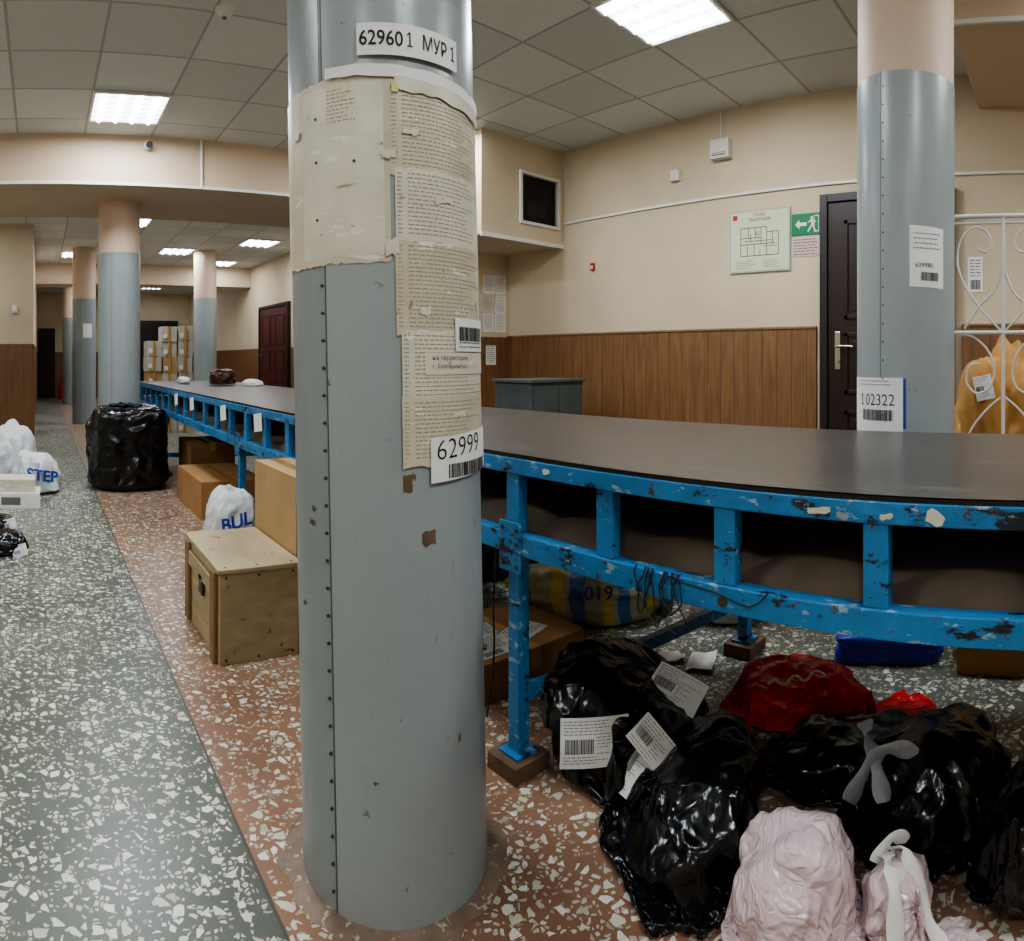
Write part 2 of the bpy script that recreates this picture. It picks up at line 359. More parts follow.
fm=bpy.data.meshes.new('fc'); fm.from_pydata([(-4,-4,0),(6,-4,0),(6,8,0),(-4,8,0),(-4,-4,-1),(6,-4,-1),(6,8,-1),(-4,8,-1)],[],[(0,1,2,3),(7,6,5,4),(0,4,5,1),(1,5,6,2),(2,6,7,3),(3,7,4,0)])
floorc=bpy.data.objects.new('fc',fm); S.collection.objects.link(floorc); floorc.modifiers.new('c','COLLISION'); floorc.collision.thickness_outer=.003; floorc.collision.cloth_friction=20
g1=simbag('garbage_bag',(1.50,1.20,0),(.33,.31,.22),(.25,-.25,1),'bagblack',1,content=.66,cz=.55,tuft=.14,crum=.02,lump=.3)
g2=simbag('garbage_bag',(1.36,.86,0),(.36,.25,.13),(-.25,.35,.8),'bagblack',2,content=.64,cz=.50,tuft=.13,crum=.02,lump=.3)
g3=simbag('garbage_bag',(1.73,.58,0),(.20,.10,.30),(.3,-.9,.1),'bagblack',3,content=.60,cz=.45,tuft=.1)
g4=simbag('garbage_bag',(1.60,.33,0),(.28,.26,.16),(-.1,.3,1),'bagblack',4,content=.64,cz=.6,tuft=.15,crum=.02,lump=.3)
g5=simbag('garbage_bag',(1.44,.0,0),(.25,.21,.20),(.4,.1,1),'bagblack',5,content=.66,cz=.65,tuft=.1,lump=.3)
gr=simbag('red_shopping_bag',(1.95,.84,0),(.19,.14,.27),(.35,-.95,.05),'bagred',6,content=.66,cz=.5,tuft=.14,crum=.022,cpow=3,lump=.5)
gp=simbag('pink_shopping_bag',(1.22,.53,0),(.18,.17,.20),(.35,-.80,.45),'bagpink',8,content=.58,cz=.55,tuft=.10,crum=.014,fold=.20,neckf=.4,lump=.3,nn=130,nb=60)
gk=simbag('tied_knot',(1.285,.335,0),(.085,.07,.10),(-.35,-.55,.9),'bagpink',21,content=.66,cz=.7,tuft=.15,crum=.01,fold=.22,nn=90,nb=30,nt_=18,lump=.2,stiff=3)
gw=simbag('printed_plastic_bag',(1.10,3.60,0),(.18,.16,.28),(0,0,1),'bagwhite',18,content=.74,cz=.7,tuft=.06,nn=70,nb=36)
gl=simbag('white_mail_bag',(-.04,5.75,0),(.32,.26,.22),(.2,0,1),'bagwhite',13,content=.74,cz=.7,tuft=.09,nn=70,nb=36)
gb=simbag('wrapped_parcel',(.81,5.90,0),(.385,.36,.41),(0,0,1),'bagblack',33,csize=(.32,.29,.36),cpow=9,body_pow=5,tuft=.16,nn=60,nb=46,crum=.02)
runsims(36)
gk.parent=gp

# ------------------------------------------------------------ room shell
simple_box('floor',-3.1,4.7,-3.1,19.7,-.1,0,'floor')
simple_box('ceiling',-3.1,4.7,-3.1,19.7,CEIL,CEIL+.1,'ceil')
simple_box('wall_right',4.57,4.7,-3,19.6,0,CEIL,'wall')
simple_box('wall_left',-3.1,-3,-3,9.7,0,CEIL,'wall')
simple_box('wall_back',-3.1,4.7,-3.1,-3,0,CEIL,'wall')
simple_box('wall_far',-.2,4.57,19.6,19.7,0,CEIL,'wall')
simple_box('wall_partition',-3,-.1,9.7,9.8,0,CEIL,'wall')
simple_box('wall_corridor',-.2,-.1,9.8,19.6,0,CEIL,'wall')
simple_box('wall_stub',3.75,4.57,5.2,5.3,0,2.25,'wall')
b=MB(); b.box(-3,4.57,5.8,7.2,2.73,CEIL,'wall2'); b.box(-3,4.57,5.785,5.8,2.72,2.745,'trimw')
b.cyl((1.47,5.79,2.73),(1.47,5.79,CEIL),.012,'trimw',8); b.build('ceiling_beam')
simple_box('ceiling_beam.001',-.1,4.57,13.6,14.3,2.75,CEIL,'wall2')
b=MB(); b.box(3.4,4.57,-1.2,.58,2.93,CEIL,'wall2'); b.box(3.38,3.4,-1.2,.58,2.92,2.945,'trimw'); b.box(3.38,3.4,-1.2,.58,3.09,3.11,'trimw'); b.build('ceiling_beam.002')
b=MB(); X0,X1=3.55,4.57; Y0,Y1=4.4,5.3; z0,z1=2.25,CEIL; vx0,vx1,vz0,vz1=4.02,4.48,2.43,2.86
b.box(X0,vx0,Y0,Y0+.1,z0,z1,'wall'); b.box(vx1,X1,Y0,Y0+.1,z0,z1,'wall')
b.box(vx0,vx1,Y0,Y0+.1,z0,vz0,'wall'); b.box(vx0,vx1,Y0,Y0+.1,vz1,z1,'wall')
b.box(X0,X0+.1,Y0+.1,Y1,z0,z1,'wall'); b.box(X0+.1,X1,Y0+.1,Y1,z0,z0+.08,'wall'); b.box(X0+.1,X1,Y1-.1,Y1,z0+.08,z1,'dark')
b.box(X0-.01,X1,Y0-.02,Y0,z0-.02,z0+.015,'trimw')
b.build('wall_bulkhead')
b=MB(); w=.03
b.box(vx0-w,vx0,Y0-.025,Y0-.001,vz0-w,vz1+w,'trimw'); b.box(vx1,vx1+w,Y0-.025,Y0-.001,vz0-w,vz1+w,'trimw')
b.box(vx0,vx1,Y0-.025,Y0-.001,vz1,vz1+w,'trimw'); b.box(vx0,vx1,Y0-.025,Y0-.001,vz0-w,vz0,'trimw')
b.box(vx0+.004,vx1-.004,Y0+.012,Y0+.022,vz0+.004,vz1-.004,'dark'); b.box(vx0+.08,vx1-.14,Y0+.004,Y0+.012,vz0+.05,vz0+.2,'doorframe')
b.build('window_1',.003)
simple_box('trim_1',4.545,4.569,1.80,5.19,0,1.389,'wain'); simple_box('trim_2',4.545,4.569,-2.99,.70,0,1.389,'wain')
b=MB(); b.box(4.535,4.569,1.80,5.19,1.389,1.405,'plydark'); b.box(4.535,4.569,-2.99,.70,1.389,1.405,'plydark'); b.build('trim_3')
simple_box('trim_4',3.76,4.54,5.18,5.199,0,1.389,'wainx')
simple_box('trim_5',-2.99,-.1,9.68,9.699,0,1.389,'wainx'); simple_box('trim_6',-.099,-.085,9.7,19.5,0,1.389,'wain')
simple_box('trim_7',4.545,4.569,5.31,11.2,0,1.389,'wain'); simple_box('trim_8',-.1,4.54,19.57,19.599,0,1.389,'wainx')
simple_box('trim_9',4.552,4.569,-2.99,4.38,2.462,2.482,'trimw')
simple_box('trim_10',4.545,4.569,12.95,19.5,0,1.389,'wain')

def steel_door(name,y0,y1,ztop,leaf,xw=4.569,double=False):
    b=MB(); f=.06
    b.box(xw-.07,xw,y0,y0+f,0,ztop,'doorframe'); b.box(xw-.07,xw,y1-f,y1,0,ztop,'doorframe'); b.box(xw-.07,xw,y0+f,y1-f,ztop-f,ztop,'doorframe')
    b.box(xw-.05,xw-.005,y0+f,y1-f,.01,ztop-f,leaf)
    spans=[(y0+f,y1-f)] if not double else [(y0+f,(y0+y1)/2),((y0+y1)/2,y1-f)]
    for a,c in spans:
        for za,zb in((.15,.78),(.9,1.35),(1.45,ztop-.2)):
            m=.13
            for q in((a+m,c-m,za,za+.03),(a+m,c-m,zb-.03,zb),(a+m,a+m+.03,za,zb),(c-m-.03,c-m,za,zb)):
                b.box(xw-.062,xw-.05,*q,leaf)
            b.box(xw-.058,xw-.05,a+m+.06,c-m-.06,za+.06,zb-.06,leaf)
    yh=y1-f-.08
    b.box(xw-.062,xw-.05,yh-.022,yh+.022,1.08,1.36,'chrome')
    b.cyl((xw-.1,yh,1.25),(xw-.06,yh,1.25),.01,'chrome'); b.tube([(xw-.1,yh,1.25),(xw-.103,yh-.06,1.252),(xw-.1,yh-.13,1.248)],.009,'chrome')
    b.cyl((xw-.075,yh,1.14),(xw-.06,yh,1.14),.014,'chrome')
    return b.build(name,.003)
steel_door('door_1',.75,1.755,2.378,'doordark')
steel_door('door_2',11.25,12.9,2.25,'doorred',double=True)
b=MB(); b.box(-.05,.45,19.52,19.565,0,2.1,'doorframe'); b.box(.0,.4,19.5,19.52,.05,2.03,'doordark'); b.box(.05,.35,19.49,19.5,1.1,1.9,'doorframe'); b.build('door_3')
b=MB(); b.box(2.4,4.2,19.5,19.565,0,2.35,'doorframe'); b.box(2.5,3.25,19.48,19.5,.05,2.25,'dark'); b.box(3.35,4.1,19.48,19.5,.05,2.25,'dark'); b.build('door_4')

def lamp(x,y,power=38):
    b=MB(); z=CEIL-.001; h=.3; t=.02
    for q in((x-h,x+h,y-h,y-h+t),(x-h,x+h,y+h-t,y+h),(x-h,x-h+t,y-h+t,y+h-t),(x+h-t,x+h,y-h+t,y+h-t)): b.box(*q,z-.022,z,'trimw')
    b.box(x-h+t,x+h-t,y-h+t,y+h-t,z-.008,z-.002,'tubeback')
    for i in range(4):
        xx=x-.21+.14*i; b.cyl((xx,y-h+.03,z-.02),(xx,y+h-.03,z-.02),.018,'tube',10)
    for i in range(5):
        yy=y-.2+.1*i; b.box(x-h+t,x+h-t,yy-.0008,yy+.0008,z-.016,z-.008,'trimw')
    o=b.build('ceiling_lamp')
    l=bpy.data.lights.new('lamp_light','AREA'); l.shape='SQUARE'; l.size=.54; l.energy=power*1.03; l.color=(.89,.955,1.0)
    lo=bpy.data.objects.new('lamp_light',l); S.collection.objects.link(lo); lo.location=(x,y,z-.045); lo.parent=o
for x,y,p in((3.07,2.15,38),(.7,5.15,36),(3.1,4.55,26),(.7,2.15,32),(-1.7,2.15,30),(-1.7,5.15,30),(.7,-.85,34),(3.1,-.85,32),(-1.7,-.85,26),
           (1.3,9.35,28),(2.5,11.75,24),(3.7,10.55,20),(3.7,13.0,16),(1.3,15.95,20),(3.1,17.75,20),(-1.7,8.75,22),(.7,12.35,16)):
    lamp(x,y,p)

b=MB(); b.cyl((1.05,3.6,CEIL),(1.05,3.6,CEIL-.02),.055,'trimw',24); b.cyl((1.05,3.6,CEIL-.02),(1.05,3.6,CEIL-.05),.045,'trimw',24,.03); b.cyl((1.05,3.6,CEIL-.05),(1.05,3.6,CEIL-.055),.015,'inkmid',12); b.build('smoke_detector')
b=MB(); b.cyl((.97,5.75,3.08),(.97,5.785,3.08),.04,'trimw',16); b.cyl((.97,5.70,3.07),(.97,5.75,3.08),.028,'black',16); b.build('security_camera')
b=MB(); b.box(4.50,4.569,2.53,2.70,2.77,2.92,'trimw'); b.box(4.497,4.5,2.56,2.68,2.79,2.80,'inkmid'); b.box(4.497,4.5,2.56,2.68,2.81,2.815,'inkmid'); b.cyl((4.56,2.63,2.92),(4.56,2.63,CEIL),.006,'trimw',8); b.build('wall_router',.006)
b=MB(); b.box(4.53,4.569,3.03,3.11,2.66,2.75,'trimw'); b.cyl((4.525,3.07,2.705),(4.53,3.07,2.705),.02,'trimw',16); b.build('wall_sensor',.005)
b=MB(); b.box(4.55,4.569,3.985,4.03,1.985,2.055,'redp'); b.box(4.547,4.55,3.995,4.02,2.0,2.03,'paper'); b.build('fire_alarm_button',.003)
b=MB(); b.box(-.42,-.34,9.67,9.699,1.85,1.97,'trimw'); b.box(-.405,-.355,9.66,9.67,1.88,1.94,'paper'); b.build('light_switch',.003)

def wallT(y,z,x=4.568): return Matrix(((0,0,-1,x),(-1,0,0,y),(0,1,0,z),(0,0,0,1)))
T=wallT(2.545,1.84)
b=MB(); b.box(0,.53,0,.49,0,.014,'signframe',T); b.box(.012,.518,.012,.478,.014,.016,'signcream',T)
def line(u0,v0,u1,v1,w,k='planline',n=.0165):
    if abs(u1-u0)>abs(v1-v0): b.box(u0,u1,v0-w/2,v0+w/2,n-.0005,n+.0006,k,T)
    else: b.box(u0-w/2,u0+w/2,v0,v1,n-.0005,n+.0006,k,T)
for q in((.1,.13,.43,.13),(.1,.35,.33,.35),(.33,.31,.43,.31),(.1,.22,.4,.22),(.1,.27,.28,.27)): line(*q,.006)
for u,v0,v1 in((.1,.13,.35),(.43,.13,.31),(.17,.27,.35),(.23,.27,.35),(.28,.22,.35),(.33,.13,.35),(.16,.13,.22),(.22,.13,.22),(.38,.22,.31),(.27,.13,.18)): line(u,v0,u,v1,.005)
for q in((.13,.245,.38,.245),(.3,.2,.42,.2)): line(*q,.006,'green')
line(.19,.245,.19,.30,.006,'green')
for i in range(5): line(.06,.09-.014*i,.06+random.uniform(.12,.2),.09,.003,'inkmid')
for i in range(5): line(.3,.09-.014*i,.3+random.uniform(.1,.17),.09,.003,'inkmid')
for tx,u,v,s,k in(('ПЛАН',.265,.437,.036,'redp'),('ЭВАКУАЦИИ',.265,.402,.032,'green'),('62',.25,.29,.04,'inkmid')):
    vs,fs=textgeo(tx,s,'CENTER',.0008); b.add([(p.x+u,p.y+v,.017) for p in vs],fs,k,T)
b.box(.03,.07,.42,.46,.016,.0168,'redp',T)
b.build('evacuation_plan_sign')
T=wallT(2.008,2.10); b=MB(); b.box(0,.24,0,.165,0,.006,'green',T)
def poly(pts,k,n=.0066): b.add([(u,v,n) for u,v in pts],[list(range(len(pts)))],k,T)
poly([(.03,.083),(.065,.12),(.065,.096),(.125,.096),(.125,.07),(.065,.07),(.065,.046)],'paper')
poly([(.185,.02),(.225,.02),(.225,.145),(.185,.145)],'paper')
poly([(.19,.025),(.22,.03),(.22,.135),(.19,.14)],'green',.0069)
n=12; poly([(.168+.011*math.cos(2*math.pi*i/n),.128+.011*math.sin(2*math.pi*i/n)) for i in range(n)],'paper',.0072)
for pp in([(.155,.115),(.175,.118),(.185,.075),(.168,.07)],[(.168,.078),(.185,.078),(.192,.05),(.182,.046)],[(.182,.054),(.19,.048),(.205,.03),(.198,.024)],
          [(.165,.08),(.176,.072),(.155,.045),(.146,.052)],[(.146,.053),(.156,.047),(.14,.022),(.13,.028)],[(.157,.115),(.16,.105),(.14,.09),(.135,.097)],[(.174,.115),(.178,.105),(.2,.093),(.203,.1)]): poly(pp,'paper',.0072)
b.build('exit_sign')
def textlines(b,u0,u1,v0,v1,step,k,T,n=.0006,h=.35,fill=.85):
    v=v1
    while v>v0:
        u=u0
        end=u0+(u1-u0)*random.uniform(fill,1)
        while u<end:
            w=random.uniform(.008,.03)*(step/.012); b.add([(u,v-step*h,n),(min(u+w,end),v-step*h,n),(min(u+w,end),v,n),(u,v,n)],[(0,1,2,3)],k,T)
            u+=w+step*.35
        v-=step
def barcode(b,u0,u1,v0,v1,T,n=.0007):
    u=u0
    while u<u1:
        w=random.choice([.0012,.0022,.0032])*((u1-u0)/.07)
        b.add([(u,v0,n),(min(u+w,u1),v0,n),(min(u+w,u1),v1,n),(u,v1,n)],[(0,1,2,3)],'ink',T); u+=w+random.choice([.0012,.002])*((u1-u0)/.07)
def wall_notice(y,z,w,h,k='paper',name='wall_notice',bar=False):
    T=wallT(y,z); b=MB(); b.box(0,w,0,h,0,.003,k,T); textlines(b,.015,w-.015,.02 if not bar else h*.4,h-.02,.022,'inkmid',T,.0038)
    if bar: barcode(b,.02,w-.02,.02,h*.35,T,.0038)
    return b.build(name)
wall_notice(2.005,1.94,.235,.15,'pinkpaper')
wall_notice(.66,1.63,.11,.25,'paper',bar=True)
def frontT(x,z,y): return Matrix(((1,0,0,x),(0,0,-1,y),(0,1,0,z),(0,0,0,1)))
b=MB(); T=frontT(4.05,1.44,5.199)
for i in range(3):
    for j in range(3):
        if (i,j)==(0,2): continue
        TT=T@Matrix.Translation((.01+.16*i,.0+.2*j,.0))@Matrix.Rotation(random.uniform(-.04,.04),4,'Z')
        b.box(0,.145,0,.19,0,.003,random.choice(['paper','paperold2']),TT); textlines(b,.015,.13,.02,.175,.016,'inkgray',TT,.0036)
b.build('notice_sheet_group')
b=MB(); T=frontT(4.24,1.1,5.179); b.box(0,.13,0,.2,0,.002,'paper',T); textlines(b,.01,.12,.02,.19,.02,'inkmid',T,.003); b.build('notice_sheet')

# ------------------------------------------------------------ columns
R=.2134
class Col:
    def __init__(s,x,y,lean=(0,0)):
        s.c=Vector((x,y,0)); s.l=Vector((lean[0],lean[1],0)); v=Vector((x,y,0)).normalized(); s.v=v; s.r=Vector((v.y,-v.x,0))
    def pt(s,a,z,r): 
        return s.c+s.l*z+Vector((0,0,z))+(-s.v*math.cos(a)+s.r*math.sin(a))*r
def rings(b,col,z0,z1,r,k,n=64):
    vs=[];fs=[]
    for i in range(n):
        a=2*math.pi*i/n; vs+= [col.pt(a,z0,r),col.pt(a,z1,r)]
    for i in range(n):
        j=(i+1)%n; fs.append((2*i,2*j,2*j+1,2*i+1))
    b.add(vs,fs,k,None,True)
    b.add([vs[2*i+1] for i in range(n)],[list(range(n))],k); b.add([vs[2*i] for i in range(n)],[list(range(n))[::-1]],k)
def cpatch(b,col,a0,a1,z0,z1,r,k,n=None,slant=0,torn=0):
    n=n or max(2,int(abs(a1-a0)/.08)+1); vs=[];fs=[]
    for i in range(n+1):
        a=a0+(a1-a0)*i/n; sl=slant*(a-a0)*R
        j0=random.uniform(-torn,torn); j1=random.uniform(-torn,torn)
        vs+=[col.pt(a,z0+sl+j0,r),col.pt(a,z1+sl+j1,r)]
    for i in range(n): fs.append((2*i,2*i+2,2*i+3,2*i+1))
    b.add(vs,fs,k,None,True)
def ctext(b,col,t,size,a0,z0,r,k,bold=0,slant=0,sx=1):
    vs,fs=textgeo(t,size,'LEFT',bold); b.add([col.pt(a0+p.x*sx/R,z0+p.y+slant*p.x,r) for p in vs],fs,k)
def cbar(b,col,a0,a1,z0,z1,r,slant=0):
    a=a0
    while a<a1:
        w=random.choice([.004,.008,.013])*((a1-a0)/.5); cpatch(b,col,a,min(a+w,a1),z0,z1,r,'ink',1,slant) 
        a+=w+random.choice([.005,.008])*((a1-a0)/.5)
def clines(b,col,a0,a1,z0,z1,step,r,k,fill=.8,h=.3):
    z=z1
    while z>z0+step:
        a=a0; end=a0+(a1-a0)*random.uniform(fill,1)
        while a<end:
            w=random.uniform(.015,.07); cpatch(b,col,a,min(a+w,end),z-step*h,z,r,k,1); a+=w+.014
        z-=step
D=math.radians
mc=Col(.786,1.293,(-.0164,.0100))
b=MB(); rings(b,mc,0,CEIL-.002,R,'colgray',96)
cpatch(b,mc,D(-33),D(140),.004,1.9,R+.0012,'colgray2',40); cpatch(b,mc,D(-34.0),D(-33),.004,1.9,R+.0016,'seam',1)
cpatch(b,mc,D(-35),D(-20),1.9,2.9,R+.0012,'colgray2',4); cpatch(b,mc,D(-35.6),D(-35),1.7,3.1,R+.0016,'seam',1)
z=.05
while z<1.36:
    p=mc.pt(D(-36),z,R); q=mc.pt(D(-36),z,R+.004); b.cyl(p,q,.0034,'rivet',8); z+=.057
cpatch(b,mc,D(-78),D(5),1.345,1.725,R+.003,'paperold',30,0,.004); cpatch(b,mc,D(-50),D(2),1.36,1.71,R+.0036,'paperold2',22,0,.004)
clines(b,mc,D(-30),D(-12),1.62,1.7,.008,R+.0042,'inkgray',.5)
for (a,z) in((-38,1.65),(-38,1.56),(-38,1.44),(-14,1.55)): b.cyl(mc.pt(D(a),z,R),mc.pt(D(a),z,R+.0055),.0032,'rivet',8)
zs=[(1.52,1.725),(1.38,1.535),(1.2,1.39),(1.06,1.21),(.935,1.075)]
for i,(z0,z1) in enumerate(zs):
    a0=D(5+ (i%2)*1.5+i*1.0); cpatch(b,mc,a0,D(82),z0,z1,R+.004+.0006*i,'paperold2' if i%2 else 'paperold',26,0,.0025)
    clines(b,mc,a0+.12,D(76),z0+.01,z1-.01,.0085,R+.0047+.0006*i,'inkgray',.55,.28)
    clines(b,mc,a0+.02,a0+.07,z0+.01,z1-.01,.0085,R+.0047+.0006*i,'inkgray',.9,.28)
for a,z,w,h in((12,1.60,9,.012),(30,1.47,12,.01),(20,1.24,6,.016),(40,1.03,10,.01),(-25,1.5,10,.008),(-60,1.62,8,.02),(2,1.36,7,.03),(1,1.55,7,.02)):
    cpatch(b,mc,D(a),D(a+w),z,z+h,R+.0076,'paperold2',6,.1,.004)
cpatch(b,mc,D(6.5),D(10),1.685,1.705,R+.008,'yellow',2)
cpatch(b,mc,D(22),D(80),1.12,1.165,R+.0078,'paperold2',8)
ctext(b,mc,'на территории',.014,D(26),1.150,R+.0085,'inkmid'); ctext(b,mc,'г. Екатеринбурга',.013,D(26),1.133,R+.0085,'inkmid')
cpatch(b,mc,D(-30),D(78),1.722,1.745,R+.0085,'paper',18,-.05,.002); cpatch(b,mc,D(8),D(78),1.690,1.728,R+.008,'paperold2',14,-.06,.004)
cpatch(b,mc,D(-11),D(47),1.758,1.822,R+.0095,'paper',10,-.02)
hs=.042
ctext(b,mc,'62960',hs,D(-10),1.778,R+.0105,'ink',.0005,-.03,.82); ctext(b,mc,'1',hs,D(15.0),1.776,R+.0105,'ink',0,-.03,.85)
ctext(b,mc,'МУР',hs,D(23.3),1.775,R+.0105,'ink',.0003,-.03,.66); ctext(b,mc,'1',hs,D(41.8),1.773,R+.0105,'ink',0,-.03,.85)
cpatch(b,mc,D(42),D(78),1.168,1.238,R+.009,'paper',6); cbar(b,mc,D(45),D(74),1.19,1.22,R+.0098); clines(b,mc,D(45),D(74),1.17,1.188,.009,R+.0098,'inkmid',.9)
cpatch(b,mc,D(24),D(80),.90,.992,R+.0095,'paper',10,.05); ctext(b,mc,'62999',.060,D(27),.946,R+.0105,'ink',-.0008,.05,.92); cbar(b,mc,D(35),D(74),.907,.936,R+.0105,.05)
for a,z,w,h in((9,.885,5,.032),(19,.775,8,.026),(-50,.80,4,.012),(-48,.83,3,.01),(14,.91,2,.012),(-60,.62,3,.006),(40,.35,2,.02),(-10,.3,3,.004)):
    cpatch(b,mc,D(a),D(a+w),z,z+h,R+.0022,'blockwood',4,0,.005)
b.cyl(mc.pt(D(75),.5,R),mc.pt(D(75),.5,R+.01),.006,'rivet',10)
b.build('support_column')
b=MB(); n=96; vs=[];fs=[]
for i in range(n):
    a=2*math.pi*i/n; rr=R+.045+.03*noise.noise(Vector((math.cos(a)*4,math.sin(a)*4,3)))
    for r_,z_ in((R+.0,.010),(R+.02,.006),(rr,.0008)): vs.append((.786+math.cos(a)*r_,1.293+math.sin(a)*r_,z_))
for i in range(n):
    j=(i+1)%n
    for k in(0,1): fs.append((3*i+k,3*i+k+1,3*j+k+1,3*j+k))
b.add(vs,fs,'concrete',None,True); b.build('floor_cement_ring')
rc=Col(2.78,.677); b=MB(); rings(b,rc,0,2.335,R+.001,'colgray2',80); rings(b,rc,2.335,CEIL-.002,R-.002,'colcream',80)
cpatch(b,rc,D(-29.5),D(-28.8),.01,2.335,R+.002,'seam',1)
z=.1
while z<2.33: b.cyl(rc.pt(D(-26),z,R),rc.pt(D(-26),z,R+.005),.003,'rivet',8); z+=.075
cpatch(b,rc,D(4),D(46),1.45,1.70,R+.003,'paper',6,-.03); clines(b,rc,D(8),D(43),1.57,1.67,.02,R+.004,'inkmid',.8,.2); cbar(b,rc,D(16),D(38),1.475,1.51,R+.004); ctext(b,rc,'629980',.026,D(10),1.53,R+.004,'ink')
cpatch(b,rc,D(-80),D(-3),.83,1.077,R+.003,'paper',10); cpatch(b,rc,D(-3),D(0),.87,1.075,R+.0035,'bluetext',1)
ctext(b,rc,'1',.068,D(-60),.963,R+.004,'ink',0,0,.95); ctext(b,rc,'02322',.068,D(-51),.963,R+.004,'ink',-.0006,0,.86); cbar(b,rc,D(-56),D(-14),.90,.945,R+.004); clines(b,rc,D(-66),D(-10),1.03,1.065,.015,R+.004,'inkmid',.8,.2)
b.build('support_column')
for x,y,zt,top in((.8,6.55,2.215,2.728),(.8,11.8,2.25,CEIL-.002),(.8,17.0,2.25,CEIL-.002),(2.98,6.5,2.22,2.728),(3.05,11.75,2.29,CEIL-.002)):
    cc=Col(x,y); b=MB(); rings(b,cc,0,zt,R+.001,'colgray' if x<1 else 'colgray2',48); rings(b,cc,zt,top,R-.002,'colcream',48)
    if x<1: cpatch(b,cc,D(-20),D(-19),.01,zt,R+.002,'seam',1)
    if y<12 and y>11 and x<1: cpatch(b,cc,D(-5),D(40),1.55,1.8,R+.003,'paper',4)
    b.build('support_column')

# ------------------------------------------------------------ conveyor
CV=bpy.data.objects.new('belt_conveyor',None); S.collection.objects.link(CV)
YA,YB=-2.4,8.0
b=MB()
ny=60; xs=[1.206,1.3,1.75,2.2,2.294]
vs=[];fs=[]
for j in range(ny+1):
    y=YA+(YB-YA)*j/ny
    for x in xs: vs.append((x,y,.889+.0015*noise.noise(Vector((x*2,y*2,0)))))
for j in range(ny):
    for i in range(len(xs)-1): q=j*len(xs)+i; fs.append((q,q+1,q+1+len(xs),q+len(xs)))
b.add(vs,fs,'belt',None,True)
b.box(1.206,2.294,YA,YB,.878,.8865,'black')
b.cyl((1.22,YB,.80),(2.28,YB,.80),.088,'belt',24); b.cyl((1.22,YA,.80),(2.28,YA,.80),.088,'belt',24)
b.box(1.25,2.25,YA+.1,YB-.1,.85,.870,'black')
ny=200; vs=[];fs=[]
for j in range(ny+1):
    y=YA+.05+(YB-YA-.1)*j/ny; sag=.034*abs(math.sin((y-.02)*math.pi/.335))**.8
    for x,dx in((1.252,-.045),(1.30,0),(1.5,0),(2.0,0),(2.238,0)): vs.append((x,y,.672+sag+dx*1.2+.006*noise.noise(Vector((x*3,y*3,5)))))
for j in range(ny):
    for i in range(4): q=j*5+i; fs.append((q,q+1,q+6,q+5))
b.add(vs,fs,'beltdark',None,True)
b.build('belt',parent=CV)
b=MB()
for sx0,sx1 in((1.203,1.248),(2.252,2.297)):
    b.box(sx0,sx1,YA,YB,.833,.877,'blue'); b.box(sx0,sx1,YA,YB,.61,.668,'blue')
y=.02-.335*7
while y<YB:
    for sx0,sx1 in((1.209,1.243),(2.257,2.291)): b.box(sx0,sx1,y-.026,y+.026,.668,.833,'blue')
    y+=.335
b.build('frame',.003,CV)
b=MB(); y=.02-.67*3
while y<YB:
    b.cyl((1.25,y,.635),(2.25,y,.635),.022,'roller',14); b.cyl((1.20,y,.635),(1.25,y,.635),.012,'rivet',8); y+=.67
b.build('rollers',parent=CV)
b=MB()
for ly in(-1.15,1.36,3.84,6.32):
    for x0 in(1.212,2.247):
        yy=ly if x0<2 else ly-.16
        b.box(x0,x0+.042,yy-.021,yy+.021,.055,.61,'blue'); b.box(x0-.02,x0+.062,yy-.04,yy+.04,.046,.055,'blue')
        b.box(x0-.014,x0-.009,yy-.045,yy+.045,.56,.70,'blue')
        for dz in(.58,.64,.68): 
            for dy in(-.03,.03): b.cyl((x0-.019,yy+dy,dz),(x0-.014,yy+dy,dz),.006,'rivet',6)
        b.box(x0-.045,x0+.085,yy-.06,yy+.06,.0,.046,'blockwood')
    Tm=Matrix.Translation((1.233,ly,.21)); ang=math.atan2(-.16,1.035); Tm=Tm@Matrix.Rotation(ang,4,'Z')
    b.box(.0,1.047,-.015,.015,-.02,.02,'blue',Tm)
b.build('legs',.002,CV)
b=MB()
def sticker(y,z,w,h,k,rot=0):
    T=Matrix(((0,0,-1,1.202),(-1,0,0,y),(0,1,0,z),(0,0,0,1)))@Matrix.Rotation(rot,4,'Z')
    n=11; pts=[]
    for i in range(n):
        a=2*math.pi*i/n; sq=max(abs(math.cos(a)),abs(math.sin(a))); pts.append((w/2*math.cos(a)/sq*random.uniform(.7,1.05),h/2*math.sin(a)/sq*random.uniform(.6,1.1),.001))
    b.add(pts,[list(range(n))],k,T)
sticker(.235,.853,.045,.03,'paperold2',-.5); sticker(.47,.852,.06,.016,'paperold2',.15); sticker(.42,.845,.03,.016,'baggray',-.3); sticker(1.22,.855,.03,.018,'paperold2',.2)
sticker(.33,.85,.03,.014,'paperold',.3)
rw=random.Random(4)
for s in range(6):
    ya=rw.uniform(.78,.90); yb=ya-rw.uniform(-.05,.10); sg=rw.uniform(.0,.06)
    pts=[(1.205,ya,.672),(1.197,ya+rw.uniform(-.02,.02),.64),(1.193,ya+rw.uniform(-.02,.02),.62-sg*.5),(1.19,(ya+yb)/2,.605-sg),(1.193,yb+rw.uniform(-.02,.02),.625),(1.197,yb,.655),(1.205,yb,.673)]
    b.tube(smoothpath(pts,5),.0018,'copper',6)
b.tube(smoothpath([(1.197,.82,.66),(1.19,.79,.60),(1.188,.77,.57),(1.19,.80,.545),(1.192,.83,.56)],6),.0018,'copper',6)
b.tube(smoothpath([(1.197,.80,.66),(1.19,.70,.655),(1.192,.62,.64),(1.197,.58,.672)],6),.0018,'copper',6)
